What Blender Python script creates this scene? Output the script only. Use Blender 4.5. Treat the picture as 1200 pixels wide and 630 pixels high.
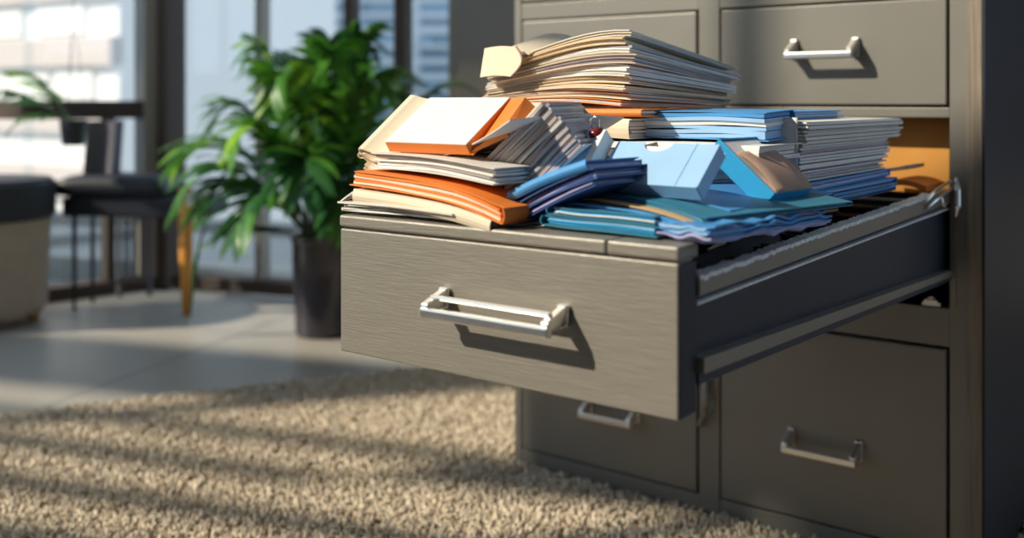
import bpy, math, random
from mathutils import Matrix, Vector, Euler, noise
import numpy as np

for o in list(bpy.data.objects):
    bpy.data.objects.remove(o)
scn = bpy.context.scene
COL = scn.collection
R = math.radians

# ------------------------------------------------------------------ camera
cam_d = bpy.data.cameras.new('camera')
cam = bpy.data.objects.new('camera', cam_d)
COL.objects.link(cam)
cam.location = (0, 0, .71)
cam.rotation_euler = (R(90), 0, 0)
cam_d.sensor_width = 36
cam_d.lens = 36
cam_d.shift_y = -197 / 1200
cam_d.clip_start = .02
cam_d.clip_end = 300
cam_d.dof.use_dof = True
cam_d.dof.focus_distance = 1.12
cam_d.dof.aperture_fstop = 2.9
scn.camera = cam

# ------------------------------------------------------------------ light
EXPOSURE = 0.0
SUN_POWER = 6.2
SUN_DIR = Vector((.968, .25, -.70))       # the way the light travels
world = bpy.data.worlds.new('world')
scn.world = world
world.use_nodes = True
bg = world.node_tree.nodes['Background']
bg.inputs[0].default_value = (.64, .80, 1.0, 1)
bg.inputs[1].default_value = 1.25
sun_d = bpy.data.lights.new('sun', 'SUN')
sun_d.energy = SUN_POWER
sun_d.angle = R(1.1)
sun_d.color = (1.0, .86, .66)
sun = bpy.data.objects.new('sun', sun_d)
COL.objects.link(sun)
sun.location = (-4, -1, 4)
sun.rotation_euler = SUN_DIR.to_track_quat('-Z', 'Y').to_euler()
scn.view_settings.view_transform = 'Standard'
scn.view_settings.look = 'None'
scn.view_settings.gamma = 1
scn.view_settings.exposure = EXPOSURE
scn.view_settings.use_curve_mapping = False


# ------------------------------------------------------------------ materials
def mat(name, col, rough=.6, metal=0., spec=.5, var=0., vscale=20., bump=0., bscale=60., stretch=(1, 1, 1), coat=0.,
        aniso=False, trans=0.):
    m = bpy.data.materials.new(name)
    m.use_nodes = True
    nt = m.node_tree
    b = nt.nodes['Principled BSDF']
    b.inputs['Base Color'].default_value = (*col, 1)
    b.inputs['Roughness'].default_value = rough
    b.inputs['Metallic'].default_value = metal
    b.inputs['Specular IOR Level'].default_value = spec
    b.inputs['Coat Weight'].default_value = coat
    if var or bump:
        tc = nt.nodes.new('ShaderNodeTexCoord')
        mp = nt.nodes.new('ShaderNodeMapping')
        mp.inputs['Scale'].default_value = stretch
        nt.links.new(tc.outputs['Object'], mp.inputs[0])
    if var:
        n = nt.nodes.new('ShaderNodeTexNoise')
        n.inputs['Scale'].default_value = vscale
        n.inputs['Detail'].default_value = 5
        nt.links.new(mp.outputs[0], n.inputs['Vector'])
        r = nt.nodes.new('ShaderNodeValToRGB')
        r.color_ramp.elements[0].position = .3
        r.color_ramp.elements[1].position = .7
        r.color_ramp.elements[0].color = (*[c * (1 - var) for c in col], 1)
        r.color_ramp.elements[1].color = (*[min(1, c * (1 + var)) for c in col], 1)
        nt.links.new(n.outputs['Fac'], r.inputs[0])
        nt.links.new(r.outputs[0], b.inputs['Base Color'])
    if bump:
        n2 = nt.nodes.new('ShaderNodeTexNoise')
        n2.inputs['Scale'].default_value = bscale
        n2.inputs['Detail'].default_value = 4
        nt.links.new(mp.outputs[0], n2.inputs['Vector'])
        bp = nt.nodes.new('ShaderNodeBump')
        bp.inputs['Strength'].default_value = bump
        bp.inputs['Distance'].default_value = .002
        nt.links.new(n2.outputs['Fac'], bp.inputs['Height'])
        nt.links.new(bp.outputs[0], b.inputs['Normal'])
    if trans:
        tr = nt.nodes.new('ShaderNodeBsdfTranslucent')
        tr.inputs[0].default_value = (*col, 1)
        mx = nt.nodes.new('ShaderNodeMixShader')
        mx.inputs[0].default_value = trans
        out = nt.nodes['Material Output']
        nt.links.new(b.outputs[0], mx.inputs[1])
        nt.links.new(tr.outputs[0], mx.inputs[2])
        nt.links.new(mx.outputs[0], out.inputs[0])
    return m


def glass_mat():
    m = bpy.data.materials.new('window glass')
    m.use_nodes = True
    nt = m.node_tree
    nt.nodes.remove(nt.nodes['Principled BSDF'])
    t = nt.nodes.new('ShaderNodeBsdfTransparent')
    t.inputs[0].default_value = (.95, .98, 1, 1)
    g = nt.nodes.new('ShaderNodeBsdfGlossy')
    g.inputs['Roughness'].default_value = .02
    mx = nt.nodes.new('ShaderNodeMixShader')
    mx.inputs[0].default_value = .05
    nt.links.new(t.outputs[0], mx.inputs[1])
    nt.links.new(g.outputs[0], mx.inputs[2])
    nt.links.new(mx.outputs[0], nt.nodes['Material Output'].inputs[0])
    return m


MT = dict(
    cab=mat('taupe cabinet metal', (.255, .238, .208), .42, .25, var=.04, vscale=8, bump=.05, bscale=300),
    front=mat('brushed taupe metal', (.27, .245, .21), .45, .3, var=.08, vscale=9, bump=.25, bscale=16,
              stretch=(3, 3, 60)),
    wood=mat('taupe grained edge', (.27, .22, .17), .5, .1, var=.25, vscale=6, bump=.2, bscale=20, stretch=(30, 30, 1.5)),
    side=mat('shade-painted cabinet side', (.024, .026, .036), .5, .15),  # shade of the right-facing sides put into the colour
    dark=mat('dark gap', (.012, .012, .015), .6),
    navy=mat('navy drawer side', (.026, .032, .052), .45, .2),
    rail=mat('zinc rail', (.30, .27, .23), .4, .5),
    zinc=mat('galvanised lip', (.95, .93, .90), .4, .1, var=.3, vscale=220, bump=.9, bscale=260),
    chrome=mat('chrome', (.90, .88, .85), .28, 1.0),
    floor=None, rug=None,
    white=mat('white paper', (.86, .83, .79), .75, var=.04, vscale=30),
    offwhite=mat('off white paper', (.76, .71, .65), .75, var=.06, vscale=30),
    greypaper=mat('grey paper', (.52, .48, .48), .75, var=.1, vscale=30),
    mauve=mat('mauve paper', (.50, .42, .46), .75, var=.12, vscale=30),
    cream=mat('cream card', (.84, .71, .54), .7, var=.04, vscale=15),
    manila=mat('manila card', (.76, .55, .32), .7, var=.06, vscale=15),
    tan=mat('tan card', (.62, .40, .20), .7, var=.08, vscale=15),
    brown=mat('brown kraft', (.42, .27, .21), .75, var=.12, vscale=18),
    orange=mat('orange card', (.86, .24, .035), .6, var=.06, vscale=12),
    ochre=mat('ochre hanging card', (.62, .28, .05), .65, var=.06, vscale=12),
    blue=mat('blue card', (.07, .30, .66), .5, var=.12, vscale=14),
    sky=mat('light blue card', (.34, .56, .84), .45, var=.06, vscale=12),
    azure=mat('azure card', (.02, .33, .66), .45, var=.05, vscale=12),
    teal=mat('teal card', (.03, .20, .32), .5, var=.15, vscale=18),
    navyc=mat('navy card', (.04, .09, .28), .5, var=.12, vscale=14),
    lilac=mat('lilac paper', (.42, .40, .66), .65, var=.2, vscale=40),
    yellow=mat('pale yellow paper', (.82, .70, .38), .7),
    red=mat('dark red plastic', (.16, .01, .015), .25),
    hang=mat('dark hanging card', (.035, .035, .042), .6, var=.1),
    wall=mat('taupe wall', (.30, .27, .24), .85, var=.02),
    darkwall=mat('charcoal wall', (.06, .06, .065), .85, var=.02),
    ceil=mat('white ceiling', (.75, .74, .72), .9),
    frame=mat('brown window frame', (.095, .068, .055), .7, .0, .2),
    frame_l=mat('tan window frame', (.33, .28, .22), .5),
    leather=mat('black leather', (.018, .02, .032), .5, bump=.1),
    beige=mat('beige upholstery', (.45, .36, .28), .85, var=.05),
    gold=mat('brass foot', (.75, .45, .12), .3, .8),
    oak=mat('orange oak', (.78, .34, .06), .45, var=.15, vscale=8, stretch=(8, 8, 1)),
    greyf=mat('grey fabric', (.16, .15, .17), .85),
    pot=mat('dark glazed pot', (.035, .03, .042), .25, coat=.4),
    soil=mat('soil', (.03, .02, .012), .95, bump=.6),
    leaf=mat('green leaf', (.09, .28, .03), .4, var=.4, vscale=9, trans=.3),
    leafd=mat('dark green leaf', (.028, .12, .03), .35, var=.35, vscale=9, trans=.2),
    leafy=mat('bright green leaf', (.30, .55, .04), .4, var=.25, vscale=9, trans=.35),
    stem=mat('plant stem', (.10, .13, .05), .6),
    glass=glass_mat(),
    facw=mat('white facade', (.80, .76, .70), .8),
    facs=mat('white slab', (.62, .66, .68), .8),
    facb=mat('blue facade', (.27, .42, .53), .5),
    facd=mat('grey blue facade band', (.14, .25, .34), .5),
    facp=mat('pinkish facade band', (.56, .48, .43), .8),
    concrete=mat('pale terrace', (.42, .41, .37), .8),
)


def floor_mat():
    m = bpy.data.materials.new('grey floor tiles')
    m.use_nodes = True
    nt = m.node_tree
    b = nt.nodes['Principled BSDF']
    tc = nt.nodes.new('ShaderNodeTexCoord')
    mp = nt.nodes.new('ShaderNodeMapping')
    mp.inputs['Rotation'].default_value = (0, 0, R(19))
    br = nt.nodes.new('ShaderNodeTexBrick')
    br.offset = 0
    br.inputs['Scale'].default_value = 1
    br.inputs['Brick Width'].default_value = .9
    br.inputs['Row Height'].default_value = .9
    br.inputs['Mortar Size'].default_value = .004
    br.inputs['Color1'].default_value = (.39, .355, .31, 1)
    br.inputs['Color2'].default_value = (.41, .37, .325, 1)
    br.inputs['Mortar'].default_value = (.16, .15, .15, 1)
    nt.links.new(tc.outputs['Object'], mp.inputs[0])
    nt.links.new(mp.outputs[0], br.inputs['Vector'])
    nt.links.new(br.outputs['Color'], b.inputs['Base Color'])
    b.inputs['Roughness'].default_value = .42
    b.inputs['Specular IOR Level'].default_value = .3
    return m


MT['floor'] = floor_mat()


def rug_mat():
    m = bpy.data.materials.new('beige shag wool')
    m.use_nodes = True
    nt = m.node_tree
    b = nt.nodes['Principled BSDF']
    b.inputs['Roughness'].default_value = .95
    b.inputs['Specular IOR Level'].default_value = .1
    tc = nt.nodes.new('ShaderNodeTexCoord')
    n = nt.nodes.new('ShaderNodeTexNoise')
    n.inputs['Scale'].default_value = 140
    n.inputs['Detail'].default_value = 3
    r = nt.nodes.new('ShaderNodeValToRGB')
    r.color_ramp.elements[0].position = .35
    r.color_ramp.elements[1].position = .65
    r.color_ramp.elements[0].color = (.46, .37, .27, 1)
    r.color_ramp.elements[1].color = (.82, .71, .56, 1)
    nt.links.new(tc.outputs['Object'], n.inputs['Vector'])
    nt.links.new(n.outputs['Fac'], r.inputs[0])
    nt.links.new(r.outputs[0], b.inputs['Base Color'])
    return m


MT['rug'] = rug_mat()


# ------------------------------------------------------------------ mesh helpers
class MB:
    def __init__(s):
        s.v, s.f, s.m, s.mats = [], [], [], []

    def mi(s, m):
        if m not in s.mats:
            s.mats.append(m)
        return s.mats.index(m)

    def add(s, vs, fs, m):
        k = len(s.v)
        i = s.mi(m)
        s.v += [tuple(v) for v in vs]
        s.f += [tuple(k + a for a in f) for f in fs]
        s.m += [i] * len(fs)

    def box(s, a, b, m, T=None):
        x0, y0, z0 = a
        x1, y1, z1 = b
        vs = [(x0, y0, z0), (x1, y0, z0), (x1, y1, z0), (x0, y1, z0), (x0, y0, z1), (x1, y0, z1), (x1, y1, z1), (x0, y1, z1)]
        if T is not None:
            vs = [T @ Vector(v) for v in vs]
        s.add(vs, [(0, 3, 2, 1), (4, 5, 6, 7), (0, 1, 5, 4), (1, 2, 6, 5), (2, 3, 7, 6), (3, 0, 4, 7)], m)

    def hexa(s, vs, m):
        s.add(vs, [(0, 3, 2, 1), (4, 5, 6, 7), (0, 1, 5, 4), (1, 2, 6, 5), (2, 3, 7, 6), (3, 0, 4, 7)], m)

    def slab(s, fn, nx, ny, m):
        """closed thin plate; fn(i/nx, j/ny, k) -> point, k = 0 underside, 1 upper side"""
        vs, fs = [], []
        for k in (0, 1):
            for j in range(ny + 1):
                for i in range(nx + 1):
                    vs.append(fn(i / nx, j / ny, k))
        n = (nx + 1) * (ny + 1)
        q = lambda i, j, k: k * n + j * (nx + 1) + i
        for j in range(ny):
            for i in range(nx):
                fs.append((q(i, j, 1), q(i + 1, j, 1), q(i + 1, j + 1, 1), q(i, j + 1, 1)))
                fs.append((q(i, j, 0), q(i, j + 1, 0), q(i + 1, j + 1, 0), q(i + 1, j, 0)))
        for i in range(nx):
            fs.append((q(i, 0, 0), q(i + 1, 0, 0), q(i + 1, 0, 1), q(i, 0, 1)))
            fs.append((q(i + 1, ny, 0), q(i, ny, 0), q(i, ny, 1), q(i + 1, ny, 1)))
        for j in range(ny):
            fs.append((q(0, j + 1, 0), q(0, j, 0), q(0, j, 1), q(0, j + 1, 1)))
            fs.append((q(nx, j, 0), q(nx, j + 1, 0), q(nx, j + 1, 1), q(nx, j, 1)))
        s.add(vs, fs, m)

    def tube(s, pts, rad, m, n=8, flat=1.0, caps=True):
        pts = [Vector(p) for p in pts]
        rs = rad if isinstance(rad, (list, tuple)) else [rad] * len(pts)
        vs, fs = [], []
        for i, p in enumerate(pts):
            d = (pts[min(i + 1, len(pts) - 1)] - pts[max(i - 1, 0)]).normalized()
            up = Vector((0, 0, 1)) if abs(d.z) < .95 else Vector((1, 0, 0))
            a = d.cross(up).normalized()
            b = a.cross(d).normalized()
            for j in range(n):
                t = 2 * math.pi * j / n
                vs.append(p + a * math.cos(t) * rs[i] + b * math.sin(t) * rs[i] * flat)
        for i in range(len(pts) - 1):
            for j in range(n):
                fs.append((i * n + j, i * n + (j + 1) % n, (i + 1) * n + (j + 1) % n, (i + 1) * n + j))
        if caps:
            fs.append(tuple(range(n))[::-1])
            fs.append(tuple((len(pts) - 1) * n + j for j in range(n)))
        s.add(vs, fs, m)

    def lathe(s, prof, m, n=32, c=(0, 0, 0)):
        vs, fs = [], []
        for r, z in prof:
            for j in range(n):
                t = 2 * math.pi * j / n
                vs.append((c[0] + r * math.cos(t), c[1] + r * math.sin(t), c[2] + z))
        for i in range(len(prof) - 1):
            for j in range(n):
                fs.append((i * n + j, i * n + (j + 1) % n, (i + 1) * n + (j + 1) % n, (i + 1) * n + j))
        fs.append(tuple(range(n))[::-1])
        fs.append(tuple((len(prof) - 1) * n + j for j in range(n)))
        s.add(vs, fs, m)

    def build(s, name, parent=None, T=None, smooth=False, bevel=0, segs=2):
        me = bpy.data.meshes.new(name)
        me.from_pydata(s.v, [], s.f)
        for m in s.mats:
            me.materials.append(MT[m])
        me.polygons.foreach_set('material_index', s.m)
        if smooth:
            me.polygons.foreach_set('use_smooth', [True] * len(s.f))
        me.update()
        o = bpy.data.objects.new(name, me)
        COL.objects.link(o)
        if parent is not None:
            o.parent = parent
        if T is not None:
            o.matrix_world = T if parent is None else T
        if bevel:
            md = o.modifiers.new('bevel', 'BEVEL')
            md.width = bevel
            md.segments = segs
            md.limit_method = 'ANGLE'
            md.angle_limit = R(40)
        return o


def tag(o, label=None, cat=None, group=None, kind=None):
    if label: o['label'] = label
    if cat: o['category'] = cat
    if group: o['group'] = group
    if kind: o['kind'] = kind
    return o


def empty(name, T, label=None, cat=None, group=None):
    o = bpy.data.objects.new(name, None)
    o.empty_display_size = .05
    COL.objects.link(o)
    o.matrix_world = T if isinstance(T, Matrix) else Matrix.Translation(T)
    return tag(o, label, cat, group)


# cabinet frame: u = right along the face, v = into the cabinet, z up
PRX, PRY = .641, 1.5
MC = Matrix(((.8, .6, 0, PRX), (-.6, .8, 0, PRY), (0, 0, 1, 0), (0, 0, 0, 1)))


def TM(u, v, z, yaw=0, pitch=0, roll=0):
    """place in the cabinet frame; roll > 0 lowers the right side, pitch > 0 lifts the far side"""
    return MC @ Matrix.Translation((u, v, z)) @ Matrix.Rotation(R(yaw), 4, 'Z') @ Matrix.Rotation(R(pitch), 4, 'X') @ \
        Matrix.Rotation(R(roll), 4, 'Y')


# ------------------------------------------------------------------ the room
C0 = Vector((-1.32, 3.87))               # corner where the two window walls meet
DA = Vector((.94, -.34)).normalized()     # along the back window wall, to the right
DB = Vector((-.74, -.67)).normalized()    # along the left window wall, to the left
WA = Vector((-.95, .31)).normalized()     # sun-side window wall behind the camera
WN = Vector((.31, .95)).normalized()
H = 5.3


def wall_T(o, d):
    n = Vector((-d.y, d.x))
    return Matrix(((d.x, n.x, 0, o.x), (d.y, n.y, 0, o.y), (0, 0, 1, 0), (0, 0, 0, 1)))


b = MB()
CT = C0 + DB * .5                        # where the left window wall turns
b.add([(-9.02, 2.65, 0), (2.6, -1.14, 0), (2.6, 2.45, 0), C0.to_3d(), CT.to_3d(), (-2.9, 4.35, 0), (-9.02, 4.45, 0)],
      [(0, 1, 2, 3, 4, 5, 6)], 'floor')
b.v = [(*p[:2], 0) for p in b.v] + [(*p[:2], -.1) for p in b.v]
b.f += [(13, 12, 11, 10, 9, 8, 7)] + [(i, 7 + i, 7 + (i + 1) % 7, (i + 1) % 7) for i in range(7)]
b.m += [0] * 8
tag(b.build('floor'), kind='structure')
c = MB()
c.mats = ['ceil']
c.v = [(x, y, H if z == 0 else H + .1) for x, y, z in b.v]
c.f = [f[::-1] for f in b.f]
c.m = [0] * 9
tag(c.build('ceiling'), kind='structure')

# back wall: solid part on the right, glazing on the left
TA = wall_T(C0, DA)
b = MB()
b.box((1.21, 0, 0), (4.3, .15, H), 'wall')
b.box((0, 0, 5.1), (1.21, .15, H), 'wall')
b.build('wall_back', T=TA)
tag(bpy.data.objects['wall_back'], kind='structure')
b = MB()
b.box((1.21, -.015, 0), (4.2, 0, .09), 'frame')
tag(b.build('baseboard_back', T=TA), kind='structure')
b = MB()
b.box((.02, .02, 0), (1.21, .12, .05), 'frame')          # sill
b.box((.02, .02, 5.04), (1.21, .12, 5.1), 'frame')
b.box((.385, .03, .05), (.41, .10, 5.04), 'frame_l')
b.box((.755, .03, .05), (.785, .10, 5.04), 'frame')
b.box((.952, .03, .05), (.995, .10, 5.04), 'frame')
b.box((1.16, .03, .05), (1.21, .10, 5.04), 'frame_l')
w = b.build('window_2', T=TA, bevel=.004)
tag(w, kind='structure')
b = MB()
b.box((.02, .06, .05), (1.18, .066, 5.04), 'glass')
g = b.build('window_pane', parent=w)

# corner post
b = MB()
b.box((-.05, -.02, 0), (.03, .1, H), 'frame')
tag(b.build('trim_1', T=wall_T(C0, DA), bevel=.004), kind='structure')

# left wall, all glass, turning away beyond the frame
TB = wall_T(C0, DB)
P2 = Vector((-2.9, 4.35))
P3 = Vector((-9.02, 4.45))


def glazed(n, o, d, L, posts, side, transom=True):
    T = wall_T(o, d)
    b = MB()
    b.box((0, -.15, 5.1), (L, 0, H), 'wall')
    tag(b.build('wall_' + side, T=T), kind='structure')
    b = MB()
    b.box((.0, -.10, 0), (L, 0, .05), 'frame')
    b.box((.0, -.10, 5.04), (L, 0, 5.1), 'frame')
    if transom:
        b.box((.0, -.09, .645), (L, -.01, .71), 'frame')
    for x0, x1, z1, m in posts:
        b.box((x0, -.10 if z1 > 1 else -.09, .05), (x1, 0 if z1 > 1 else -.02, z1), m)
    w = b.build('window_%d' % n, T=T, bevel=.004)
    tag(w, kind='structure')
    b = MB()
    b.box((.02, -.055, .05), (L - .02, -.049, 5.04), 'glass')
    b.build('window_pane', parent=w)


glazed(1, C0, DB, .5, [(.02, .07, 5.04, 'frame_l'), (.17, .20, .645, 'frame')], 'left')
glazed(4, CT, (P2 - CT).normalized(), (P2 - CT).length, [(1.40, 1.45, 5.04, 'frame')], 'outer_left')
glazed(6, P2, (P3 - P2).normalized(), (P3 - P2).length, [(2, 2.05, 5.04, 'frame'), (4, 4.05, 5.04, 'frame'), (6, 6.05, 5.04, 'frame')],
       'far_left', False)
b = MB()
b.box((-9.15, 2.6, 0), (-9.02, 4.5, H), 'wall')
tag(b.build('wall_end'), kind='structure')

# right wall
b = MB()
for a, c in (((2.45, -1.2, 0), (2.6, 2.75, .5)), ((2.45, -1.2, 2.7), (2.6, 2.75, H)), ((2.45, -1.2, .5), (2.6, -.5, 2.7)),
             ((2.45, 1.9, .5), (2.6, 2.75, 2.7))):
    b.box(a, c, 'darkwall')
tag(b.build('wall_right'), kind='structure')
b = MB()
b.box((2.47, -.5, .5), (2.56, 1.9, .54), 'frame')
b.box((2.47, -.5, 2.66), (2.56, 1.9, 2.7), 'frame')
for y in (-.5, .68, 1.86):
    b.box((2.47, y, .54), (2.56, y + .04, 2.66), 'frame')
w = b.build('window_5')  # unseen window, added to let fill light in from the right
tag(w, kind='structure')
b = MB()
b.box((2.51, -.46, .54), (2.516, 1.86, 2.66), 'glass')
b.build('window_pane', parent=w)

# sun-side wall behind the camera (a = along the wall to the left, h = height)
TW = Matrix(((WA.x, WN.x, 0, -.3 * WN.x), (WA.y, WN.y, 0, -.3 * WN.y), (0, 0, 1, 0), (0, 0, 0, 1)))
b = MB()
b.box((-2.85, -.12, 0), (1.78, 0, H), 'wall')            # solid right of the openings
b.box((1.78, -.12, 0), (8.4, 0, .9), 'wall')
b.box((8.4, -.12, 0), (9.4, 0, H), 'wall')
b.box((1.78, -.12, 5.1), (8.4, 0, H), 'wall')
b.box((2.83, -.02, 2.66), (4.03, 0, 3.16), 'wall')
b.box((2.83, -.02, 2.46), (3.22, 0, 2.66), 'wall')     # unseen panels, added to block sun from lower cabinet and floor
b.box((2.72, -.02, 2.78), (2.83, 0, 3.16), 'wall')
b.box((5.05, -.02, 3.09), (8.4, 0, 3.68), 'wall')
tag(b.build('wall_front', T=TW), kind='structure')
b = MB()
for a in (1.8, 3.42, 5.05, 7.7):
    b.box((a - .02, -.09, .9), (a + .02, -.03, 5.1), 'frame')
for a0, a1 in ((1.8, 3.42), (3.42, 5.05), (5.05, 7.7), (7.7, 8.4)):
    b.box((a0, -.09, .9), (a1, -.03, .93), 'frame')
w = b.build('window_3', T=TW)
tag(w, kind='structure')
b = MB()
b.box((1.8, -.062, .93), (8.4, -.058, 5.1), 'glass')
b.build('window_pane', parent=w)
# horizontal louvres of the sun-side window
b = MB()
for h in (1.62, 1.88, 2.12, 2.36, 2.60, 2.84):
    b = MB()
    b.box((4.05 if h > 2.5 else 3.45, -.05, h), (6.9, .02, h + .012), 'frame_l')
    b.box((4.05 if h > 2.5 else 3.45, -.05, h + .012), (6.9, -.042, h + .075), 'frame_l')
    b.build('louvre', parent=w)

# ------------------------------------------------------------------ outside
b = MB()
b.box((-3, .5, -.35), (6, 1.6, .0), 'concrete')
b.box((-3, 1.45, .0), (6, 1.6, .06), 'concrete')
tag(b.build('terrace', T=TA), kind='structure')
b = MB()
b.box((-.5, -1.6, -.35), (.75, -.2, -.11), 'concrete')
b.box((-.5, -1.6, -.11), (.75, -1.45, .05), 'concrete')
tag(b.build('terrace', T=TB), kind='structure')


def facade(name, x0, x1, y, z0, z1, step, T, mats, label, vstep=None, roll=0):
    root = empty(name, T @ Matrix.Translation(((x0 + x1) / 2, y, z0)), label, 'building')
    w = (x1 - x0) / 2
    b = MB()
    b.box((-w, 0, 0), (w, 8, z1 - z0), mats[0])
    b.build('wall', root)
    rnd = random.Random(5)
    z = step
    while z < z1 - z0:
        b = MB()
        b.box((-w, -.25, z), (w, .1, z + step * rnd.uniform(.35, .5)), mats[1])
        b.build('floor_slab', root)
        z += step
    b = MB()
    z = step * .5
    while z < z1 - z0:
        x = -w + .4
        while x < w - 2:
            ww = rnd.uniform(1.2, 3.2)
            if rnd.random() < .75:
                b.box((x, -.08, z), (min(x + ww, w), .05, z + step * .42), mats[2])
            x += ww + rnd.uniform(.3, .8)
        z += step
    b.build('window_band', root)
    if vstep:
        x = -w
        while x < w:
            b = MB()
            b.box((x, -.4, 0), (x + .35, .1, z1 - z0), mats[3])
            b.build('column', root)
            x += vstep
    return root


I4 = Matrix.Identity(4)
facade('glass_tower', -20, 5, 45, -12, 26, .68, I4, ('facb', 'facs', 'facd', 'facs'),
       'pale blue office tower with white floor bands outside the back window', 2.6)
TL = Matrix.Translation((-17, 30, 0)) @ Matrix.Rotation(R(-32), 4, 'Z')
facade('white_tower', -13, 8.5, 0, -12, 22, 1.7, TL, ('facw', 'facp', 'facw', 'facw'),
       'sunlit white office block outside the left window')
b = MB()
b.box((-60, 5, -12.3), (40, 80, -12), 'concrete')
tag(b.build('ground'), kind='structure')

# ------------------------------------------------------------------ rug
RO = Vector((-1.133, 2.27))
D1 = Vector((.915, .403)).normalized()
D2 = Vector((.403, -.915)).normalized()
TR = Matrix(((D1.x, D2.x, 0, RO.x), (D1.y, D2.y, 0, RO.y), (0, 0, 1, 0), (0, 0, 0, 1)))
RX0, RX1, RY1 = -.9, 1.88, 1.65
b = MB()
b.box((RX0, 0, .0005), (RX1, RY1, .006), 'rug')
rug = b.build('shag_rug', T=TR)
tag(rug, 'beige shaggy rug with sun stripes under the filing cabinet', 'rug')


def pile():
    rng = np.random.default_rng(4)
    sp = .0063
    xs = np.arange(RX0, RX1, sp)
    ys = np.arange(0, RY1, sp)
    X, Y = np.meshgrid(xs, ys)
    P = np.stack([X.ravel(), Y.ravel()], 1)
    P += rng.uniform(-.42, .42, P.shape) * sp
    wx = RO.x + P[:, 0] * D1.x + P[:, 1] * D2.x
    wy = RO.y + P[:, 0] * D1.y + P[:, 1] * D2.y
    u = (wx - PRX) * .8 - (wy - PRY) * .6
    v = (wx - PRX) * .6 + (wy - PRY) * .8
    keep = ~((u > -.80) & (v > -.006) & (u < .06)) & (u < .15) & (v < .5)
    P = P[keep]
    n = len(P)
    # three rings of five vertices and a tip: a plump bent strand
    K = 5
    rings = [(.0, .0023), (.45, .0035), (.85, .0026)]
    ang = rng.uniform(0, 6.28, n)
    lean = rng.normal(0, .0042, (n, 2))
    hgt = rng.uniform(.011, .020, n)
    # clumps
    cl = np.array([noise.noise((p[0] * 38, p[1] * 38, 0)) for p in P])
    hgt *= 1 + .38 * cl
    cx = np.array([noise.noise((p[0] * 60, p[1] * 60, 9)) for p in P])
    cy = np.array([noise.noise((p[0] * 60, p[1] * 60, 19)) for p in P])
    lean[:, 0] += cx * .010
    lean[:, 1] += cy * .010
    sc = rng.uniform(.8, 1.3, n)
    vs = np.zeros((n, 3 * K + 1, 3))
    for r, (t, rad) in enumerate(rings):
        for k in range(K):
            a = ang + k * 2 * math.pi / K + r * .5
            vs[:, r * K + k, 0] = P[:, 0] + lean[:, 0] * t * t * 1.4 + np.cos(a) * rad * sc
            vs[:, r * K + k, 1] = P[:, 1] + lean[:, 1] * t * t * 1.4 + np.sin(a) * rad * sc
            vs[:, r * K + k, 2] = .004 + hgt * t
    vs[:, 3 * K, 0] = P[:, 0] + lean[:, 0] * 1.4
    vs[:, 3 * K, 1] = P[:, 1] + lean[:, 1] * 1.4
    vs[:, 3 * K, 2] = .004 + hgt
    quads = []
    for r in range(2):
        for k in range(K):
            quads.append((r * K + k, r * K + (k + 1) % K, (r + 1) * K + (k + 1) % K, (r + 1) * K + k))
    tris = [(2 * K + k, 2 * K + (k + 1) % K, 3 * K) for k in range(K)]
    nv = 3 * K + 1
    base = (np.arange(n) * nv)[:, None, None]
    Q = (np.array(quads)[None] + base).reshape(-1)
    T3 = (np.array(tris)[None] + base).reshape(-1)
    me = bpy.data.meshes.new('pile')
    me.vertices.add(n * nv)
    me.vertices.foreach_set('co', vs.reshape(-1))
    nq, ntr = n * len(quads), n * len(tris)
    me.loops.add(nq * 4 + ntr * 3)
    me.loops.foreach_set('vertex_index', np.concatenate([Q, T3]).astype(np.int32))
    me.polygons.add(nq + ntr)
    me.polygons.foreach_set('loop_start', np.concatenate([np.arange(nq) * 4, nq * 4 + np.arange(ntr) * 3]).astype(np.int32))
    me.polygons.foreach_set('use_smooth', np.ones(nq + ntr, bool))
    me.materials.append(MT['rug'])
    me.update(calc_edges=True)
    o = bpy.data.objects.new('pile', me)
    COL.objects.link(o)
    o.parent = rug
    o['kind'] = 'stuff'


pile()

# ------------------------------------------------------------------ filing cabinet
cab = empty('filing_cabinet', MC.copy(), 'taupe metal filing cabinet with one drawer pulled out under piled files', 'cabinet')
UL, UR, UO, DV, TOP = -.795, .0235, .049, .60, 1.075
LC = (-.779, -.404)      # left column opening
RC = (-.366, .0)        # right column opening
rows = [(.895, 1.045), (.70, .865), (.405, .685), (.041, .349)]
b = MB()
b.box((UL, .012, .012), (UL + .012, DV, TOP), 'cab')
b.box((UR - .015, .012, .012), (UR, DV, TOP), 'cab')
b.box((UL, DV - .012, .012), (UR, DV, TOP), 'cab')
b.box((UL + .012, .03, .012), (UR - .015, DV - .012, .03), 'cab')
b.box((UL, 0.0, TOP), (UR, DV, TOP + .015), 'cab')
# face frame posts
b.box((UL, 0, .012), (LC[0], .02, TOP), 'cab')
b.box((LC[1], 0, .012), (RC[0], .02, TOP), 'cab')
b.box((RC[1], 0, .012), (UR, .02, TOP), 'cab')
for (c0, c1) in (LC, RC):
    zs = [0.012] + [z for r in sorted(rows) for z in r] + [TOP]
    for i in range(0, len(zs), 2):
        z0, z1 = zs[i], zs[i + 1]
        b.box((c0, .001, z0), (c1, .018, z1), 'cab')
b.build('body', cab, bevel=.0012)
b = MB()                                                 # dividers and runners inside
b.box((LC[1] + .005, .02, .03), (RC[0] - .005, DV - .012, TOP), 'dark')
b.box((RC[0] - .004, .02, .38), (RC[1] + .008, DV - .012, .388), 'dark')
b.box((RC[0] - .004, .03, .69), (RC[1] + .008, DV - .012, .696), 'dark')
b.box((RC[0] - .004, DV - .03, .388), (RC[1] + .008, DV - .013, .69), 'dark')
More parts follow.
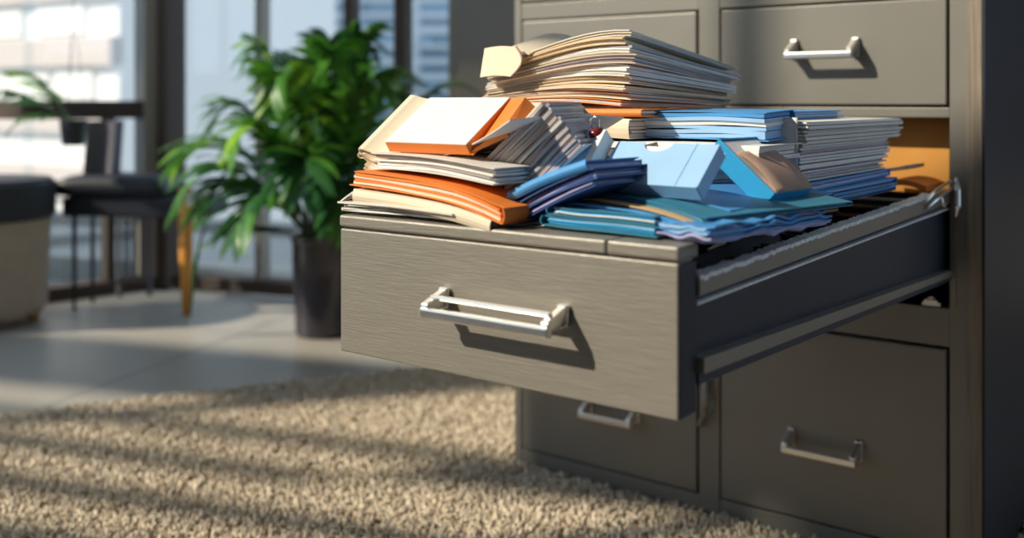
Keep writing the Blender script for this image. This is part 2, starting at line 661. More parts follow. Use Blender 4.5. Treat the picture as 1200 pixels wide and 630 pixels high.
b.box((RC[1] + .0015, .022, .388), (RC[1] + .008, DV - .03, .69), 'dark')
b.build('inner_lining', cab)
b = MB()
b.box((UR, -.004, .007), (UO - .004, .03, TOP + .012), 'wood')
b.build('edge_panel', cab, bevel=.001)
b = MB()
b.box((UR, .03, .007), (UO, DV, TOP + .012), 'side')  # side turned from the sun, its shade painted in
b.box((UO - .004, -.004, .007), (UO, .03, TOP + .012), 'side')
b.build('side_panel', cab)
b = MB()
b.box((UL + .01, .02, .007), (UR - .01, DV - .02, .012), 'dark')
b.build('plinth', cab)


def handle(parent, cx, z, w, face, name='handle', q=1, pr=.036):
    """bracket pull: two flared posts standing off the face, a flat bar joining their lower ends"""
    b = MB()
    h = w / 2
    for s in (-1, 1):
        x0, x1 = sorted((s * h, s * (h - .010)))
        b.box((x0 - .001, -.006, -.015 * q), (x1 + .001, 0, .016 * q), 'chrome')        # foot plate
        b.hexa([(x0, -pr + .002, -.016 * q), (x1, -pr + .002, -.016 * q), (x1, -.004, -.013 * q), (x0, -.004, -.013 * q),
                (x0, -pr + .002, -.002 * q), (x1, -pr + .002, -.002 * q), (x1, -.004, .014 * q), (x0, -.004, .014 * q)], 'chrome')
    b.box((-h, -pr, -.017 * q - (.004 if q < 1 else 0)), (h, -pr + .008, -.017 * q + (.006 if q < 1 else .011)), 'chrome')
    if q < 1:
        b.box((-h + .004, -pr + .010, .001), (h - .004, -pr + .015, .006), 'chrome')
    o = b.build(name, parent, bevel=.0022, segs=3)
    o.location = (cx, face, z)
    return o


def closed_drawer(c, r, hx, hz, hw):
    g = .0038
    b = MB()
    b.box((c[0] + g, -.002, r[0] + g), (c[1] - g, .016, r[1] - g), 'cab')
    b.box((c[0] + .02, .018, r[0] + .02), (c[1] - .02, .45, r[1] - .05), 'dark')
    d = b.build('drawer', cab, bevel=.002, segs=2)
    if hw:
        hd = handle(d, hx, hz, hw, -.002)
    return d


closed_drawer(LC, rows[0], -.585, .975, .108)
closed_drawer(RC, rows[0], -.185, .975, .108)
closed_drawer(LC, rows[1], -.545, .735, .108)
closed_drawer(RC, rows[1], -.185, .792, .108)
closed_drawer(LC, rows[2], -.585, .55, .108)
closed_drawer(LC, rows[3], -.572, .156, .108)
closed_drawer(RC, rows[3], -.185, .172, .118)

# the pulled-out drawer
F0, F1 = -.842, -.811
bx0, bx1 = -.372, -.006
b = MB()
b.hexa([(bx0, F1, .485), (bx1, F1, .485), (bx1, .10, .452), (bx0, .10, .452),
        (bx0, F1, .489), (bx1, F1, .489), (bx1, .10, .456), (bx0, .10, .456)], 'navy')
for x in (bx0, bx1 - .004):
    b.hexa([(x, F1, .488), (x + .004, F1, .488), (x + .004, .10, .456), (x, .10, .456),
            (x, F1, .545), (x + .004, F1, .545), (x + .004, .10, .563), (x, .10, .563)], 'navy')
b.box((bx0, .096, .456), (bx1, .10, .575), 'navy')
drw = b.build('drawer', cab)
b = MB()
b.box((-.392, F0, .451), (-.002, F1 - .006, .578), 'front')
b.box((-.392, F0 + .001, .4515), (-.0005, F1, .5775), 'side')  # right end of the front, darkened in colour as shade
fr = b.build('drawer_front', drw, bevel=.0015)
b = MB()
b.box((-.393, F0 - .001, .580), (-.070, F1 + .004, .592), 'front')
b.box((-.069, F0 - .001, .580), (-.001, F1 + .004, .592), 'front')
b.box((-.391, F0 + .004, .576), (-.003, F1 - .002, .582), 'front')
b.build('top_lip', drw, bevel=.0022)
handle(drw, -.180, .523, .146, F0, 'handle', .62, .034)
for s, nm in ((1, 'right'), (-1, 'left')):
    x0, x1 = (bx1, bx1 + .008) if s > 0 else (bx0 - .008, bx0)
    b = MB()                                            # folded upper rail
    b.hexa([(x0, F1, .548), (x1, F1, .548), (x1, -.002, .560), (x0, -.002, .560),
            (x0, F1, .563), (x1, F1, .563), (x1, -.002, .5815), (x0, -.002, .5815)], 'rail')
    b.hexa([(x0, F1, .540), (x1 - .002, F1, .540), (x1 - .002, -.002, .551), (x0, -.002, .551),
            (x0, F1, .5425), (x1 - .002, F1, .5425), (x1 - .002, -.002, .5535), (x0, -.002, .5535)], 'zinc')
    b.build('upper_rail', drw)
    b = MB()
    n = 160
    rr = random.Random(2)
    k0, kn = (x0 - .004, x1 + .0005)
    vs = []
    for i in range(n + 1):
        t = i / n
        y = F1 + (-.10 - F1) * t
        zz = .563 + .0185 * (y - F1) / (-.002 - F1)
        q = rr.uniform(-.0012, .0012)
        vs += [(k0, y, zz - .002), (kn, y, zz - .0025 + q), (kn, y, zz + .0015 + q * .7), (k0, y, zz + .002 + q)]
    fs = []
    for i in range(n):
        for j in range(4):
            fs.append((4 * i + j, 4 * i + (j + 1) % 4, 4 * i + 4 + (j + 1) % 4, 4 * i + 4 + j))
    fs += [(0, 1, 2, 3), (4 * n + 3, 4 * n + 2, 4 * n + 1, 4 * n)]
    b.add(vs, fs, 'zinc')
    b.build('rail_lip', drw)
    b = MB()                                            # lower runner
    b.hexa([(x0, F1, .484), (x1 + .004, F1, .484), (x1 + .004, .10, .451), (x0, .10, .451),
            (x0, F1, .497), (x1 + .004, F1, .497), (x1 + .004, .10, .459), (x0, .10, .459)], 'rail')
    b.hexa([(x0, F1, .474), (x1 - .001, F1, .474), (x1 - .001, .10, .443), (x0, .10, .443),
            (x0, F1, .484), (x1 - .001, F1, .484), (x1 - .001, .10, .451), (x0, .10, .451)], 'navy')
    b.build('lower_runner', drw)
b = MB()                                                # wire bracket at the rear of the rail
b.tube([(.006, -.15, .574), (.006, -.10, .586), (.006, -.02, .594), (.006, -.005, .592), (.006, -.01, .583), (.006, -.07, .576),
        (.006, -.14, .566)], .0022, 'chrome', 8)
b.tube([(.007, -.075, .575), (.008, -.07, .563), (.008, -.06, .560), (.007, -.05, .565)], .002, 'chrome', 8)
b.build('wire_bracket', drw, smooth=True)

b = MB()                                                # latch and striker on the frame
b.tube([(.010, -.004, .598), (.013, -.008, .58), (.013, -.010, .558), (.010, -.006, .542)], [.002, .0045, .005, .002], 'chrome', 10)
b.tube([(.0135, -.008, .562), (.017, -.010, .556), (.014, -.010, .550)], .002, 'chrome', 8)
b.box((.006, -.002, .41), (.009, .0, .545), 'rail')
b.build('latch', cab, smooth=False)
b = MB()
b.box((-.040, .004, .406), (-.014, .016, .411), 'chrome')
b.tube([(-.036, .004, .414), (-.018, .004, .414)], .0028, 'chrome', 10)
b.box((-.031, .003, .409), (-.023, .012, .419), 'chrome')
b.build('striker', cab)
b = MB()                                                # curved grey bracket on the centre post
pts = []
for i in range(13):
    t = i / 12
    pts.append((-.388 + .006 * math.sin(t * math.pi) - .013 * t ** 3, -.004 - .014 * math.sin(t * math.pi), .245 - .085 * t))
b.tube(pts, [.007 - .003 * abs(i / 12 - .4) for i in range(13)], 'rail', 10)
b.box((-.396, -.006, .243), (-.378, 0, .250), 'chrome')
b.build('curved_bracket', cab, smooth=True)


# ------------------------------------------------------------------ papers and folders
def bump_field(W, L, amp=0, curl=0, droop=0, sx=1, ph=0, flare=0):
    def f(x, y, h, Hh):
        t = x / W
        z = h
        z += amp * math.sin(t * math.pi * sx + ph) * (.6 + .4 * math.cos(y / L * 3))
        z += curl * max(0, .35 - t) ** 2 * 8
        z -= droop * max(0, t - .6) ** 2 * 6
        z += flare * h / max(Hh, .001) * (1 - t) ** 2
        return z
    return f


def leaves(b, W, L, h0, h1, n, mats, jit, f, Hh, rnd, nx=10, ny=4, fill=.9, skew=(0, 0)):
    """n separate thin sheets between heights h0 and h1"""
    t = (h1 - h0) / n
    for i in range(n):
        dx0, dx1 = rnd.uniform(-jit, jit), rnd.uniform(-jit, jit)
        dy0, dy1 = rnd.uniform(-jit, jit), rnd.uniform(-jit, jit)
        sxx, syy = skew[0] * i / n, skew[1] * i / n
        ph = rnd.uniform(0, 6)
        wob = t * .16
        z0 = h0 + i * t
        m = mats[i % len(mats)] if rnd.random() < .5 else rnd.choice(mats)

        def fn(a, c, k):
            x = -0 + dx0 * (1 - a) + dx1 * a + a * W + sxx + (c - .5) * (dx1 - dx0) * .5
            y = dy0 * (1 - c) + dy1 * c + c * L + syy + (a - .5) * (dy0 - dy1) * .8
            h = z0 + k * t * fill + wob * math.sin(a * 7 + ph)
            return (x, y, f(a * W, c * L, h, Hh))
        b.slab(fn, nx, ny, m)


def block(name, label, cat, T, W, L, Hh, n, mats, jit=.003, f=None, seed=0, group=None, parent=None, h0=0, skew=(0, 0),
          nx=10, ny=4):
    f = f or bump_field(W, L)
    b = MB()
    leaves(b, W, L, h0, h0 + Hh, n, mats, jit, f, h0 + Hh, random.Random(seed), skew=skew, nx=nx, ny=ny)
    o = b.build(name, parent, T)
    if parent is None:
        tag(o, label, cat, group)
    return o


def folder(label, T, W, L, Hh, cover, paper, n=8, f=None, seed=0, spine='back', jit=.003, group=None, name='file_folder',
           tab=None, over=.004, cat='folder', ct=.0011, top=True, skew=(0, 0)):
    """card folder (cover bent round a spine, tab) holding loose sheets"""
    rnd = random.Random(seed)
    f = f or bump_field(W, L)
    root = empty(name, T, label, cat, group)
    b = MB()
    o_ = over

    def plate(h, wx0=-o_, wx1=W + o_, wy0=-o_, wy1=L + o_, mt=cover):
        b.slab(lambda a, c, k: ((wx0 + (wx1 - wx0) * a), (wy0 + (wy1 - wy0) * c),
                                f(max(0, min(W, wx0 + (wx1 - wx0) * a)), max(0, min(L, wy0 + (wy1 - wy0) * c)), h + k * ct, Hh)), 14, 5, mt)
    plate(0)
    if top:
        plate(Hh - ct, wx0=-o_ + rnd.uniform(-.002, .003), wx1=W + o_ + rnd.uniform(-.004, .002), wy0=-o_ + rnd.uniform(-.002, .004))
        if spine == 'back':
            b.slab(lambda a, c, k: (-o_ + (W + 2 * o_) * a, L + o_ + k * ct,
                                    f(max(0, min(W, -o_ + (W + 2 * o_) * a)), L, c * Hh, Hh)), 14, 2, cover)
        elif spine == 'front':
            b.slab(lambda a, c, k: (-o_ + (W + 2 * o_) * a, -o_ - ct * k - .0025 * math.sin(c * math.pi),
                                    f(max(0, min(W, -o_ + (W + 2 * o_) * a)), 0, c * Hh, Hh)), 14, 4, cover)
        elif spine == 'right':
            b.slab(lambda a, c, k: (W + o_ + ct * k + .0025 * math.sin(c * math.pi), -o_ + (L + 2 * o_) * a,
                                    f(W, max(0, min(L, -o_ + (L + 2 * o_) * a)), c * Hh, Hh)), 8, 4, cover)
        elif spine == 'left':
            b.slab(lambda a, c, k: (-o_ - ct * k - .0025 * math.sin(c * math.pi), -o_ + (L + 2 * o_) * a,
                                    f(0, max(0, min(L, -o_ + (L + 2 * o_) * a)), c * Hh, Hh)), 8, 4, cover)
    b.build('cover', root, smooth=False)
    if tab:
        x0, x1 = tab
        bb = MB()
        bb.slab(lambda a, c, k: (x0 + (x1 - x0) * (a if c < .6 else .12 + a * .76), -o_ - .013 * c, f(max(0, min(W, x0 + (x1 - x0) * a)), 0, k * ct, Hh)), 6, 4, cover)
        bb.build('tab', root)
    if paper:
        bb = MB()
        leaves(bb, W, L, ct * 1.3, Hh - ct * 1.3, n, paper, jit, f, Hh, rnd, skew=skew)
        bb.build('sheets', root)
    return root


CR = ['white', 'offwhite', 'cream', 'offwhite', 'white', 'greypaper']
WARM = ['offwhite', 'cream', 'white', 'manila', 'offwhite', 'mauve']

# contents of the drawer: upright hanging folders carrying the pile
ORD = ['foremost of the row', 'second from the front', 'third from the front', 'fourth from the front', 'middle of the row',
       'fourth from the back', 'third from the back', 'second from the back', 'hindmost of the row']
for i in range(9):
    v = -.775 + i * .095
    root = empty('hanging_folder', TM(-.19, v, .497 if i < 3 else .47), 'dark hanging folder upright in the open drawer, %s' % ORD[i], 'folder',
                 'dark hanging folders in the open drawer')
    z0 = .497 if i < 3 else .47
    top = .556 + .0165 * (i / 8) - z0
    b = MB()
    for s in (-1, 1):
        b.hexa([(-.172, s * .002 - .0006, 0), (.172, s * .002 - .0006, 0), (.172, s * .002 + .0006, 0), (-.172, s * .002 + .0006, 0),
                (-.172, s * .011 - .0006, top), (.172, s * .011 - .0006, top), (.172, s * .011 + .0006, top), (-.172, s * .011 + .0006, top)], 'hang')
    b.build('cover', root)
    b = MB()
    for s in (-1, 1):
        b.tube([(-.176, s * .011, top), (.176, s * .011, top)], .0016, 'rail', 6)
    b.build('rod', root)
    b = MB()
    leaves(b, .31, .002, .004, top - .004, 1, ['offwhite'], 0, bump_field(.31, .002), 1, random.Random(i), nx=2, ny=1)
    o = b.build('sheets', root)
    o.location = (-.155, -.001, 0)

# ---- tall stack (A): corner nearest the camera at u=-.196, v=-.584
WA_, LA = .205, .272


def fieldA(x, y, h, Hh_):
    # shared bend of the tall stack: squeezed and sagging at the left, full at the right
    t = max(0, min(1, x / WA_))
    s = .60 + .40 * (t * t * (3 - 2 * t))
    c = max(0, min(1, y / LA))
    s *= 1 - .36 * c
    return h * s + .006 * math.sin(t * 3.1) * (1 - .5 * c) - .004 * c


def stackA(name_items, u, v, z):
    h = 0
    for k, it in enumerate(name_items):
        kind, lab, th, mats, n, dx, dy = it
        hh = h
        f = (lambda hh: (lambda x, y, q, Q: fieldA(x, y, hh + q, 0) - fieldA(0, LA, hh, 0) + .0))(h)
        zoff = fieldA(0, LA, h, 0)
        T = TM(u + dx, v + dy, z + zoff, yaw=[0, 1.2, -1.5, 1.8, -1.2, 2.2, -1.6, 1.4, -1.0][k])
        if kind == 'f':
            folder(lab, T, WA_ - .006, LA - .006, th, mats[0], mats[1], n, f, seed=k + 3, spine='back', jit=.0024, over=.002)
        elif kind == 'fl':
            folder(lab, T, WA_ - .006, LA - .006, th, mats[0], mats[1], n, f, seed=k + 3, spine='front', jit=.004, over=.003)
        else:
            block('paper_bundle', lab, 'paper', T, WA_, LA, th, n, mats[1], .0026, f, seed=k + 40)
        h += th + .0007
    return h


A = [
    ('f', 'orange folder at the bottom of the tall stack', .0065, ('orange', ['offwhite', 'manila']), 3, -.004, -.006),
    ('f', 'manila folder just above the orange one in the tall stack', .0090, ('cream', WARM), 6, .004, -.003),
    ('b', 'cream bundle of sheets low in the tall stack, above a manila folder', .0075, (None, ['cream', 'offwhite', 'tan']), 5, -.004, -.001),
    ('f', 'thin orange-edged folder low in the tall stack with white sheets', .0065, ('manila', ['white', 'offwhite']), 4, .003, -.004),
    ('b', 'thick white bundle of sheets halfway up the tall stack', .0150, (None, ['white', 'white', 'offwhite', 'white']), 8, -.003, .002),
    ('f', 'pale folder with lifted front edge above the thick white bundle', .0105, ('cream', ['white', 'mauve', 'offwhite']), 6, .012, -.010),
    ('b', 'grey and cream sheets in the upper part of the tall stack', .0100, (None, CR), 7, .0, .004),
    ('f', 'kraft folder second from the top of the tall stack', .0090, ('manila', WARM), 5, -.002, -.006),
    ('b', 'white sheets on top of the tall stack beside the round-flap envelope', .0070, (None, ['offwhite', 'white', 'cream', 'white']), 5, .002, .0),
]
hA = stackA(A, -.401, -.584, .703)
# manila envelope with a round flap on the top left
root = empty('flap_envelope', TM(-.392, -.594, .752, yaw=2, pitch=8), 'manila envelope with rounded flap hanging over the left of the tall stack', 'envelope')
b = MB()
b.slab(lambda a, c, k: (a * .062, c * .10, .012 + .006 * math.sin(a * 3) + k * .0015 + .012 * c), 8, 6, 'cream')
b.build('body', root)
b = MB()
b.slab(lambda a, c, k: ((.045 - .0) * a + .012 * math.sin(c * 3.1) * a, -.004 - .001 * k - .014 * (1 - c), .012 + c * .008 - .026 * (1 - c) + .002 * math.sin(a * 3) + .003), 8, 8, 'cream')
b.build('flap', root)
b = MB()
b.tube([(.047 + .012 * math.sin(t * 3.1), -.0055 - .014 * (1 - t), -.010 + .034 * t) for t in [i / 8 for i in range(9)]], .0011, 'brown', 6)
b.build('flap_edge', root)

# ---- under the tall stack (B)
fB = bump_field(.2, .27, amp=.003, curl=0.0, droop=.002)
folder('cream folder lying crosswise beneath the orange folder of the tall stack', TM(-.40, -.60, .668, yaw=-2), .215, .26, .022, 'cream',
       ['offwhite', 'white', 'offwhite', 'cream'], 8, bump_field(.215, .26, amp=.004), 11, 'front', .003)
folder('orange folder poking out at the right under the tall stack', TM(-.288, -.60, .6925, yaw=-3), .118, .23, .0085, 'orange',
       ['offwhite', 'manila'], 3, bump_field(.115, .23, amp=.0), 12, 'front', .002)
folder('beige folder with a wavy front flap under the cream crosswise folder', TM(-.41, -.61, .634, yaw=-4), .235, .27, .029, 'cream',
       ['offwhite', 'white', 'tan'], 9, bump_field(.235, .27, amp=.004, sx=1.5), 13, 'front', .003)
folder('pale blue-grey folder at the bottom of the tall stack column', TM(-.385, -.585, .590, yaw=0), .19, .27, .040, 'offwhite',
       ['offwhite', 'greypaper', 'sky'], 10, None, 14, 'front', .003)

# ---- front left group (M)
block('loose_papers', 'loose white sheets spilling over the left front corner of the drawer', 'paper', TM(-.388, -.838, .5935, yaw=1), .15, .17,
      .010, 5, ['white', 'offwhite', 'white'], .008, bump_field(.15, .17, amp=.003, curl=.002), 21)
folder('cream folder resting on the front lip under the orange folder', TM(-.372, -.834, .6055, yaw=-1, roll=4.5), .175, .20, .014, 'cream',
       ['white', 'offwhite'], 5, bump_field(.175, .20, amp=.002, droop=.004), 22, 'front', .002)
folder('bright orange folder sagging over the front lip of the drawer', TM(-.378, -.835, .6225, yaw=-1.5, roll=5), .195, .21, .015, 'orange',
       ['cream', 'orange'], 4, bump_field(.195, .21, amp=.003, droop=.008), 23, 'right', .002, top=True)
folder('pale grey folder on top of the orange folder', TM(-.368, -.815, .640, yaw=-4, roll=3), .165, .20, .016, 'offwhite',
       ['white', 'offwhite', 'greypaper'], 6, bump_field(.165, .20, amp=.003), 24, 'back', .004)
b = MB()
b.slab(lambda a, c, k: (a * .075 - .01 * c, c * .07, .0015 * k + .016 * math.sin(a * 3.1) * (1 - .4 * c) + .006 * c), 10, 4, 'white')
tag(b.build('paper_sheet', T=TM(-.398, -.836, .6045, yaw=4)), 'white sheet peaking up at the left front corner of the drawer', 'paper')
# propped flap that leads up to the tilted ream
b = MB()
b.slab(lambda a, c, k: (a * .120, c * .17, .001 + k * .0012 + .040 * a ** 1.6 + .004 * math.sin(c * 3)), 16, 6, 'offwhite')
tag(b.build('card_sheet', T=TM(-.310, -.800, .650, yaw=-8)), 'light grey card curving up against the tilted ream', 'card')
# tilted ream
folder('thick ream of mauve-edged sheets tipped up on its side', TM(-.204, -.780, .606, yaw=15, roll=-44), .088, .100, .060, 'offwhite',
       ['mauve', 'greypaper', 'mauve', 'greypaper', 'offwhite'], 17, bump_field(.088, .10), 31, 'back', .0025, name='paper_ream', cat='paper', over=.001)
folder('cream open notebook lying behind the tipped ream', TM(-.235, -.64, .640, yaw=-22, roll=10), .125, .15, .020, 'offwhite',
       ['cream', 'offwhite', 'greypaper'], 7, bump_field(.125, .15, amp=.005), 32, 'front', .002, name='notebook', cat='notebook')


def wallet(label, T, W, L, th, outer, inner, flap=True):
    root = empty('document_wallet', T, label, 'folder')
    b = MB()
    b.box((0, 0, th - .0012), (W, L, th), outer)
    b.build('front_panel', root, bevel=.0004)
    b = MB()
    b.box((0, 0, 0), (W + .004, L, .0012), inner)
    b.build('back_panel', root)
    b = MB()
    b.hexa([(W - .0012, 0, .0012), (W, 0, .0012), (W, L, .0012), (W - .0012, L, .0012),
            (W - .0012, 0, th - .0013), (W, 0, th - .0013), (W, L, th - .0013), (W - .0012, L, th - .0013)], inner)
    b.hexa([(W + .0, 0, .0013), (W + .028, .03, .0013), (W + .028, L, .0013), (W + .0, L, .0013),
            (W + .0, 0, .0025), (W + .028, .03, th), (W + .020, L, th), (W + .0, L, th - .002)], inner)
    b.box((0, -.0002, .0012), (W, .001, th - .0013), inner)
    b.build('gusset', root)
    bb = MB()
    leaves(bb, W - .006, L - .004, .002, th - .003, 3, ['offwhite', 'cream'], .001, bump_field(W, L), 1, random.Random(3), nx=2, ny=2)
    o = bb.build('sheets', root)
    o.location = (.002, .002, 0)
    return root


wallet('white document wallet with orange lining leaning on the left of the pile', TM(-.357, -.805, .657, yaw=-2, pitch=34), .112, .082, .013, 'white', 'orange')
folder('cream folder with a bent left edge behind the white wallet', TM(-.402, -.79, .650, yaw=2, pitch=34), .07, .095, .008, 'cream',
       ['cream', 'offwhite'], 3, bump_field(.07, .095, curl=.006), 41, 'left', .002)
folder('small cream tabbed folder at the far left end of the pile', TM(-.418, -.775, .640, yaw=6, pitch=30), .045, .085, .007, 'cream',
       ['offwhite'], 2, bump_field(.045, .085, curl=.01), 42, 'left', .002, tab=(.004, .03))
folder('plain ivory folder leaning behind the white wallet', TM(-.385, -.715, .660, yaw=-1, pitch=24), .135, .09, .010, 'cream',
       ['white', 'offwhite'], 4, bump_field(.135, .09, amp=.002), 43, 'back', .002)

# ---- blue group
for k, (m, z, x) in enumerate((('navyc', 0, 0), ('navyc', .010, .004), ('blue', .020, -.003))):
    folder(['dark navy folder lowest of the slanting trio beside the orange folder', 'navy folder in the middle of the slanting trio',
            'blue folder topmost of the slanting trio under the mauve ream'][k],
           TM(-.183 + x - z * .3, -.805, .596 + z * 1.0, yaw=-6, roll=-24 + 2 * k), .093, .075, .0095, m, ['navyc', 'lilac', 'blue'], 4,
           bump_field(.093, .075, amp=.002), 50 + k, 'front' if k == 2 else 'back', .002)
folder('teal folder with rounded left end at the front of the drawer', TM(-.150, -.812, .594, yaw=-1.5, roll=0), .112, .15, .009, 'teal',
       ['teal', 'azure', 'sky'], 4, bump_field(.112, .15, amp=.001, curl=.002), 61, 'left', .001)
folder('second teal folder stacked on the one with the rounded end', TM(-.146, -.808, .6037, yaw=-2.5), .105, .15, .0072, 'teal',
       ['sky', 'white', 'azure'], 4, bump_field(.105, .15, amp=.001, curl=.002), 62, 'left', .002)
block('crumpled_papers', 'crumpled lilac sheets poking out at the front right corner of the drawer', 'paper', TM(-.038, -.812, .5935, yaw=-5, pitch=-1), .052, .22,
      .015, 8, ['lilac', 'sky', 'lilac', 'blue', 'sky'], .004,
      lambda x, y, h, q: h + .004 * noise.noise((x * 60, y * 40, h * 80)) - .06 * max(0, x - .03) , 63, nx=12, ny=16)
sw = [('blue', .6115, -5, 3, 'blue folder fanned lowest across the middle of the drawer'),
      ('tan', .6157, -9, 4, 'thin brown folder edge between fanned blue folders'),
      ('teal', .6199, -13, 4, 'dark teal folder fanned above the brown edge'),
      ('blue', .6241, -3, 5, 'blue folder fanned on top and sweeping down to the right')]
for k, (m, z, yaw, roll, lab) in enumerate(sw):
    folder(lab, TM(-.165 + k * .004, -.79 + k * .018, z, yaw=yaw, roll=roll), .165 - .005 * k, .22, .004, m, ['blue', 'teal', 'sky'], 2,
           bump_field(.165, .22, amp=.003, droop=.004), 70 + k, 'back', .002)

# light blue binder facing the room
root = empty('document_case', TM(-.136, -.742, .622, yaw=-4, pitch=42), 'light blue card document case with a half-round thumb notch', 'folder')
b = MB()
W, L, th = .110, .054, .016
pts = [(0, 0), (W, 0), (W, L)]
arc = [(W * .42 + .016 * math.cos(t), L - .016 * .75 * math.sin(t)) for t in [math.pi * i / 10 for i in range(11)]]
pts = pts + arc + [(0, L)]
# front panel with thumb notch at the lower third: outline polygon with thickness
n = len(pts)
vs = [(x, L - y if False else y, th - .0012) for x, y in pts] + [(x, y, th) for x, y in pts]
fs = [tuple(range(n))[::-1], tuple(range(n, 2 * n))] + [(i, (i + 1) % n, n + (i + 1) % n, n + i) for i in range(n)]
b.add(vs, fs, 'sky')
b.build('front_panel', root)
b = MB()
b.box((0, 0, 0), (W, L + .004, .0012), 'sky')
b.box((-.0012, 0, 0), (0, L, th), 'sky')
b.box((W, 0, 0), (W + .0012, L, th), 'sky')
b.box((0, -.0012, 0), (W, 0, th), 'sky')
b.build('case_back', root)
bb = MB()
leaves(bb, W - .006, L - .003, .002, th - .002, 5, ['sky', 'white', 'offwhite'], .0012, bump_field(W, L), 1, random.Random(8), nx=2, ny=2)
o = bb.build('sheets', root)
o.location = (.003, .001, 0)
b = MB()
b.box((W * .80, -.0002, th), (W * .803, L, th + .0004), 'blue')
b.build('crease', root)
# white-edged spine piece with dark red clip
root = empty('ring_binder', TM(-.172, -.757, .622, yaw=4, pitch=42, roll=-6), 'narrow pale blue binder end beside the light blue case', 'binder')
b = MB()
b.box((0, 0, 0), (.026, .066, .020), 'sky')
b.build('cover', root, bevel=.0015)
b = MB()
b.box((.0262, .002, .002), (.034, .064, .0205), 'white')
b.build('spine_label', root, bevel=.0008)
b = MB()
b.lathe([(.0001, 0), (.006, 0), (.0075, .003), (.0075, .012), (.006, .015), (.0001, .0155)], 'red', 16)
b.tube([(-.004, 0, .016), (-.005, .002, .024), (0, .003, .027), (.005, .002, .024), (.004, 0, .016)], .0009, 'chrome', 6)
tag(b.build('binder_clip', T=TM(-.153, -.722, .668, pitch=20), smooth=True), 'dark red clip at the top left of the light blue case', 'clip')

# slanting azure box file
root = empty('box_file', TM(-.072, -.648, .656, yaw=-6, roll=40), 'bright azure box file tipped down to the right with kraft brown top', 'file box')
b = MB()
b.box((0, 0, 0), (.080, .0015, .022), 'azure')
b.box((0, 0, 0), (.080, .075, .0015), 'azure')
b.box((.0785, 0, 0), (.080, .075, .022), 'azure')
b.box((0, 0, 0), (.0015, .075, .022), 'azure')
b.build('tray', root, bevel=.0006)
b = MB()
b.slab(lambda a, c, k: (a * .058 + .022, c * .072 + .004, .0225 + .0012 * k + .004 * math.sin(a * 3.14)), 12, 4, 'brown')
b.build('lid', root, smooth=True)
bb = MB()
leaves(bb, .074, .068, .002, .0215, 6, ['white', 'offwhite'], .001, bump_field(W, L), 1, random.Random(8), nx=2, ny=2)
o = bb.build('sheets', root)
o.location = (.003, .003, 0)

# ---- stack D behind right
folder('dark blue folder at the very bottom of the right-hand stack', TM(-.205, -.505, .592), .18, .31, .008, 'navyc', ['blue', 'sky'], 4, None, 80, 'back', .004)
folder('blue folder second from the bottom of the right-hand stack', TM(-.203, -.515, .6008, yaw=-1), .178, .31, .009, 'blue', ['sky', 'blue', 'lilac'], 4, None, 81, 'back', .005)
folder('mid blue folder third from the bottom of the right-hand stack', TM(-.203, -.508, .6106, yaw=1), .176, .31, .009, 'blue', ['lilac', 'sky', 'white'], 5, None, 82, 'back', .005)
block('paper_bundle', 'lilac-edged bundle of sheets above the blue folders of the right-hand stack', 'paper', TM(-.20, -.505, .6205), .166, .30, .014, 7,
      ['lilac', 'offwhite', 'greypaper', 'white'], .004, None, 83)
block('paper_bundle', 'thick white bundle in the middle of the right-hand stack', 'paper', TM(-.20, -.505, .635), .168, .31, .026, 11,
      ['white', 'offwhite', 'white', 'mauve', 'offwhite'], .0035, None, 84, skew=(.004, 0))
block('paper_bundle', 'white bundle second from the top of the right-hand stack, under the blue folder', 'paper', TM(-.196, -.505, .6615), .170, .34, .026, 11,
      ['white', 'offwhite', 'white', 'offwhite'], .0035, bump_field(.17, .34, amp=.002), 85, skew=(.006, 0))
folder('light blue folder topping the right-hand stack', TM(-.205, -.50, .689, yaw=1), .150, .20, .009, 'blue', ['sky', 'white', 'sky'], 4,
       bump_field(.145, .24, amp=.002), 86, 'front', .003)
folder('open blue folder hanging down in front of the right-hand stack', TM(-.205, -.575, .668, yaw=0, pitch=2), .165, .066, .030, 'blue', ['sky', 'blue', 'sky', 'white'], 6,
       bump_field(.15, .04, amp=.001), 87, 'back', .002)
folder('white folder jutting forward beneath the blue folders of the right-hand stack', TM(-.20, -.612, .650, yaw=-2), .17, .10, .015, 'white', ['white', 'offwhite'], 4,
       bump_field(.15, .09, amp=.001), 88, 'front', .002)

b = MB()
b.slab(lambda a, c, k: (a * .040 + .012 * math.sin(c * 3.1) * (1 - a), -.002 - .035 * (1 - c) * (1 - a) ** 1.5 - .0008 * k, c * .060), 10, 8, 'white')
tag(b.build('paper_sheet', T=TM(-.066, -.522, .632), smooth=True), 'white sheet curling down at the near corner of the right-hand stack', 'paper')

# ---- inside the cabinet opening and drawer right rear
b = MB()
b.box((-.352, 0, 0), (-.014, .0012, .205), 'ochre')
b.box((-.352, .010, 0), (-.014, .0112, .198), 'ochre')
b.box((-.352, 0, 0), (-.014, .0112, .0012), 'ochre')
tag(b.build('hanging_divider', T=TM(0, .055, .478)), 'tall ochre card divider standing at the back of the drawer', 'divider')
b = MB()
b.slab(lambda a, c, k: (a * .085, c * .10, .016 * math.sin(a * 2.6) + k * .008 + .003), 10, 4, 'orange')
tag(b.build('file_folder', T=TM(-.098, -.075, .570, yaw=0)), 'small rusty orange folder humped at the rear right of the drawer', 'folder')
b = MB()
b.slab(lambda a, c, k: (a * .07, c * .06, .010 * a ** 2 + k * .005 + .002), 10, 4, 'greypaper')
tag(b.build('file_folder', T=TM(-.115, -.04, .600, yaw=-6)), 'grey card flap with curled end in front of the ochre divider', 'folder')
b = MB()
b.slab(lambda a, c, k: (a * .014, c * .095, .0015 * k + .003 * math.sin(c * 3)), 3, 8, 'yellow')
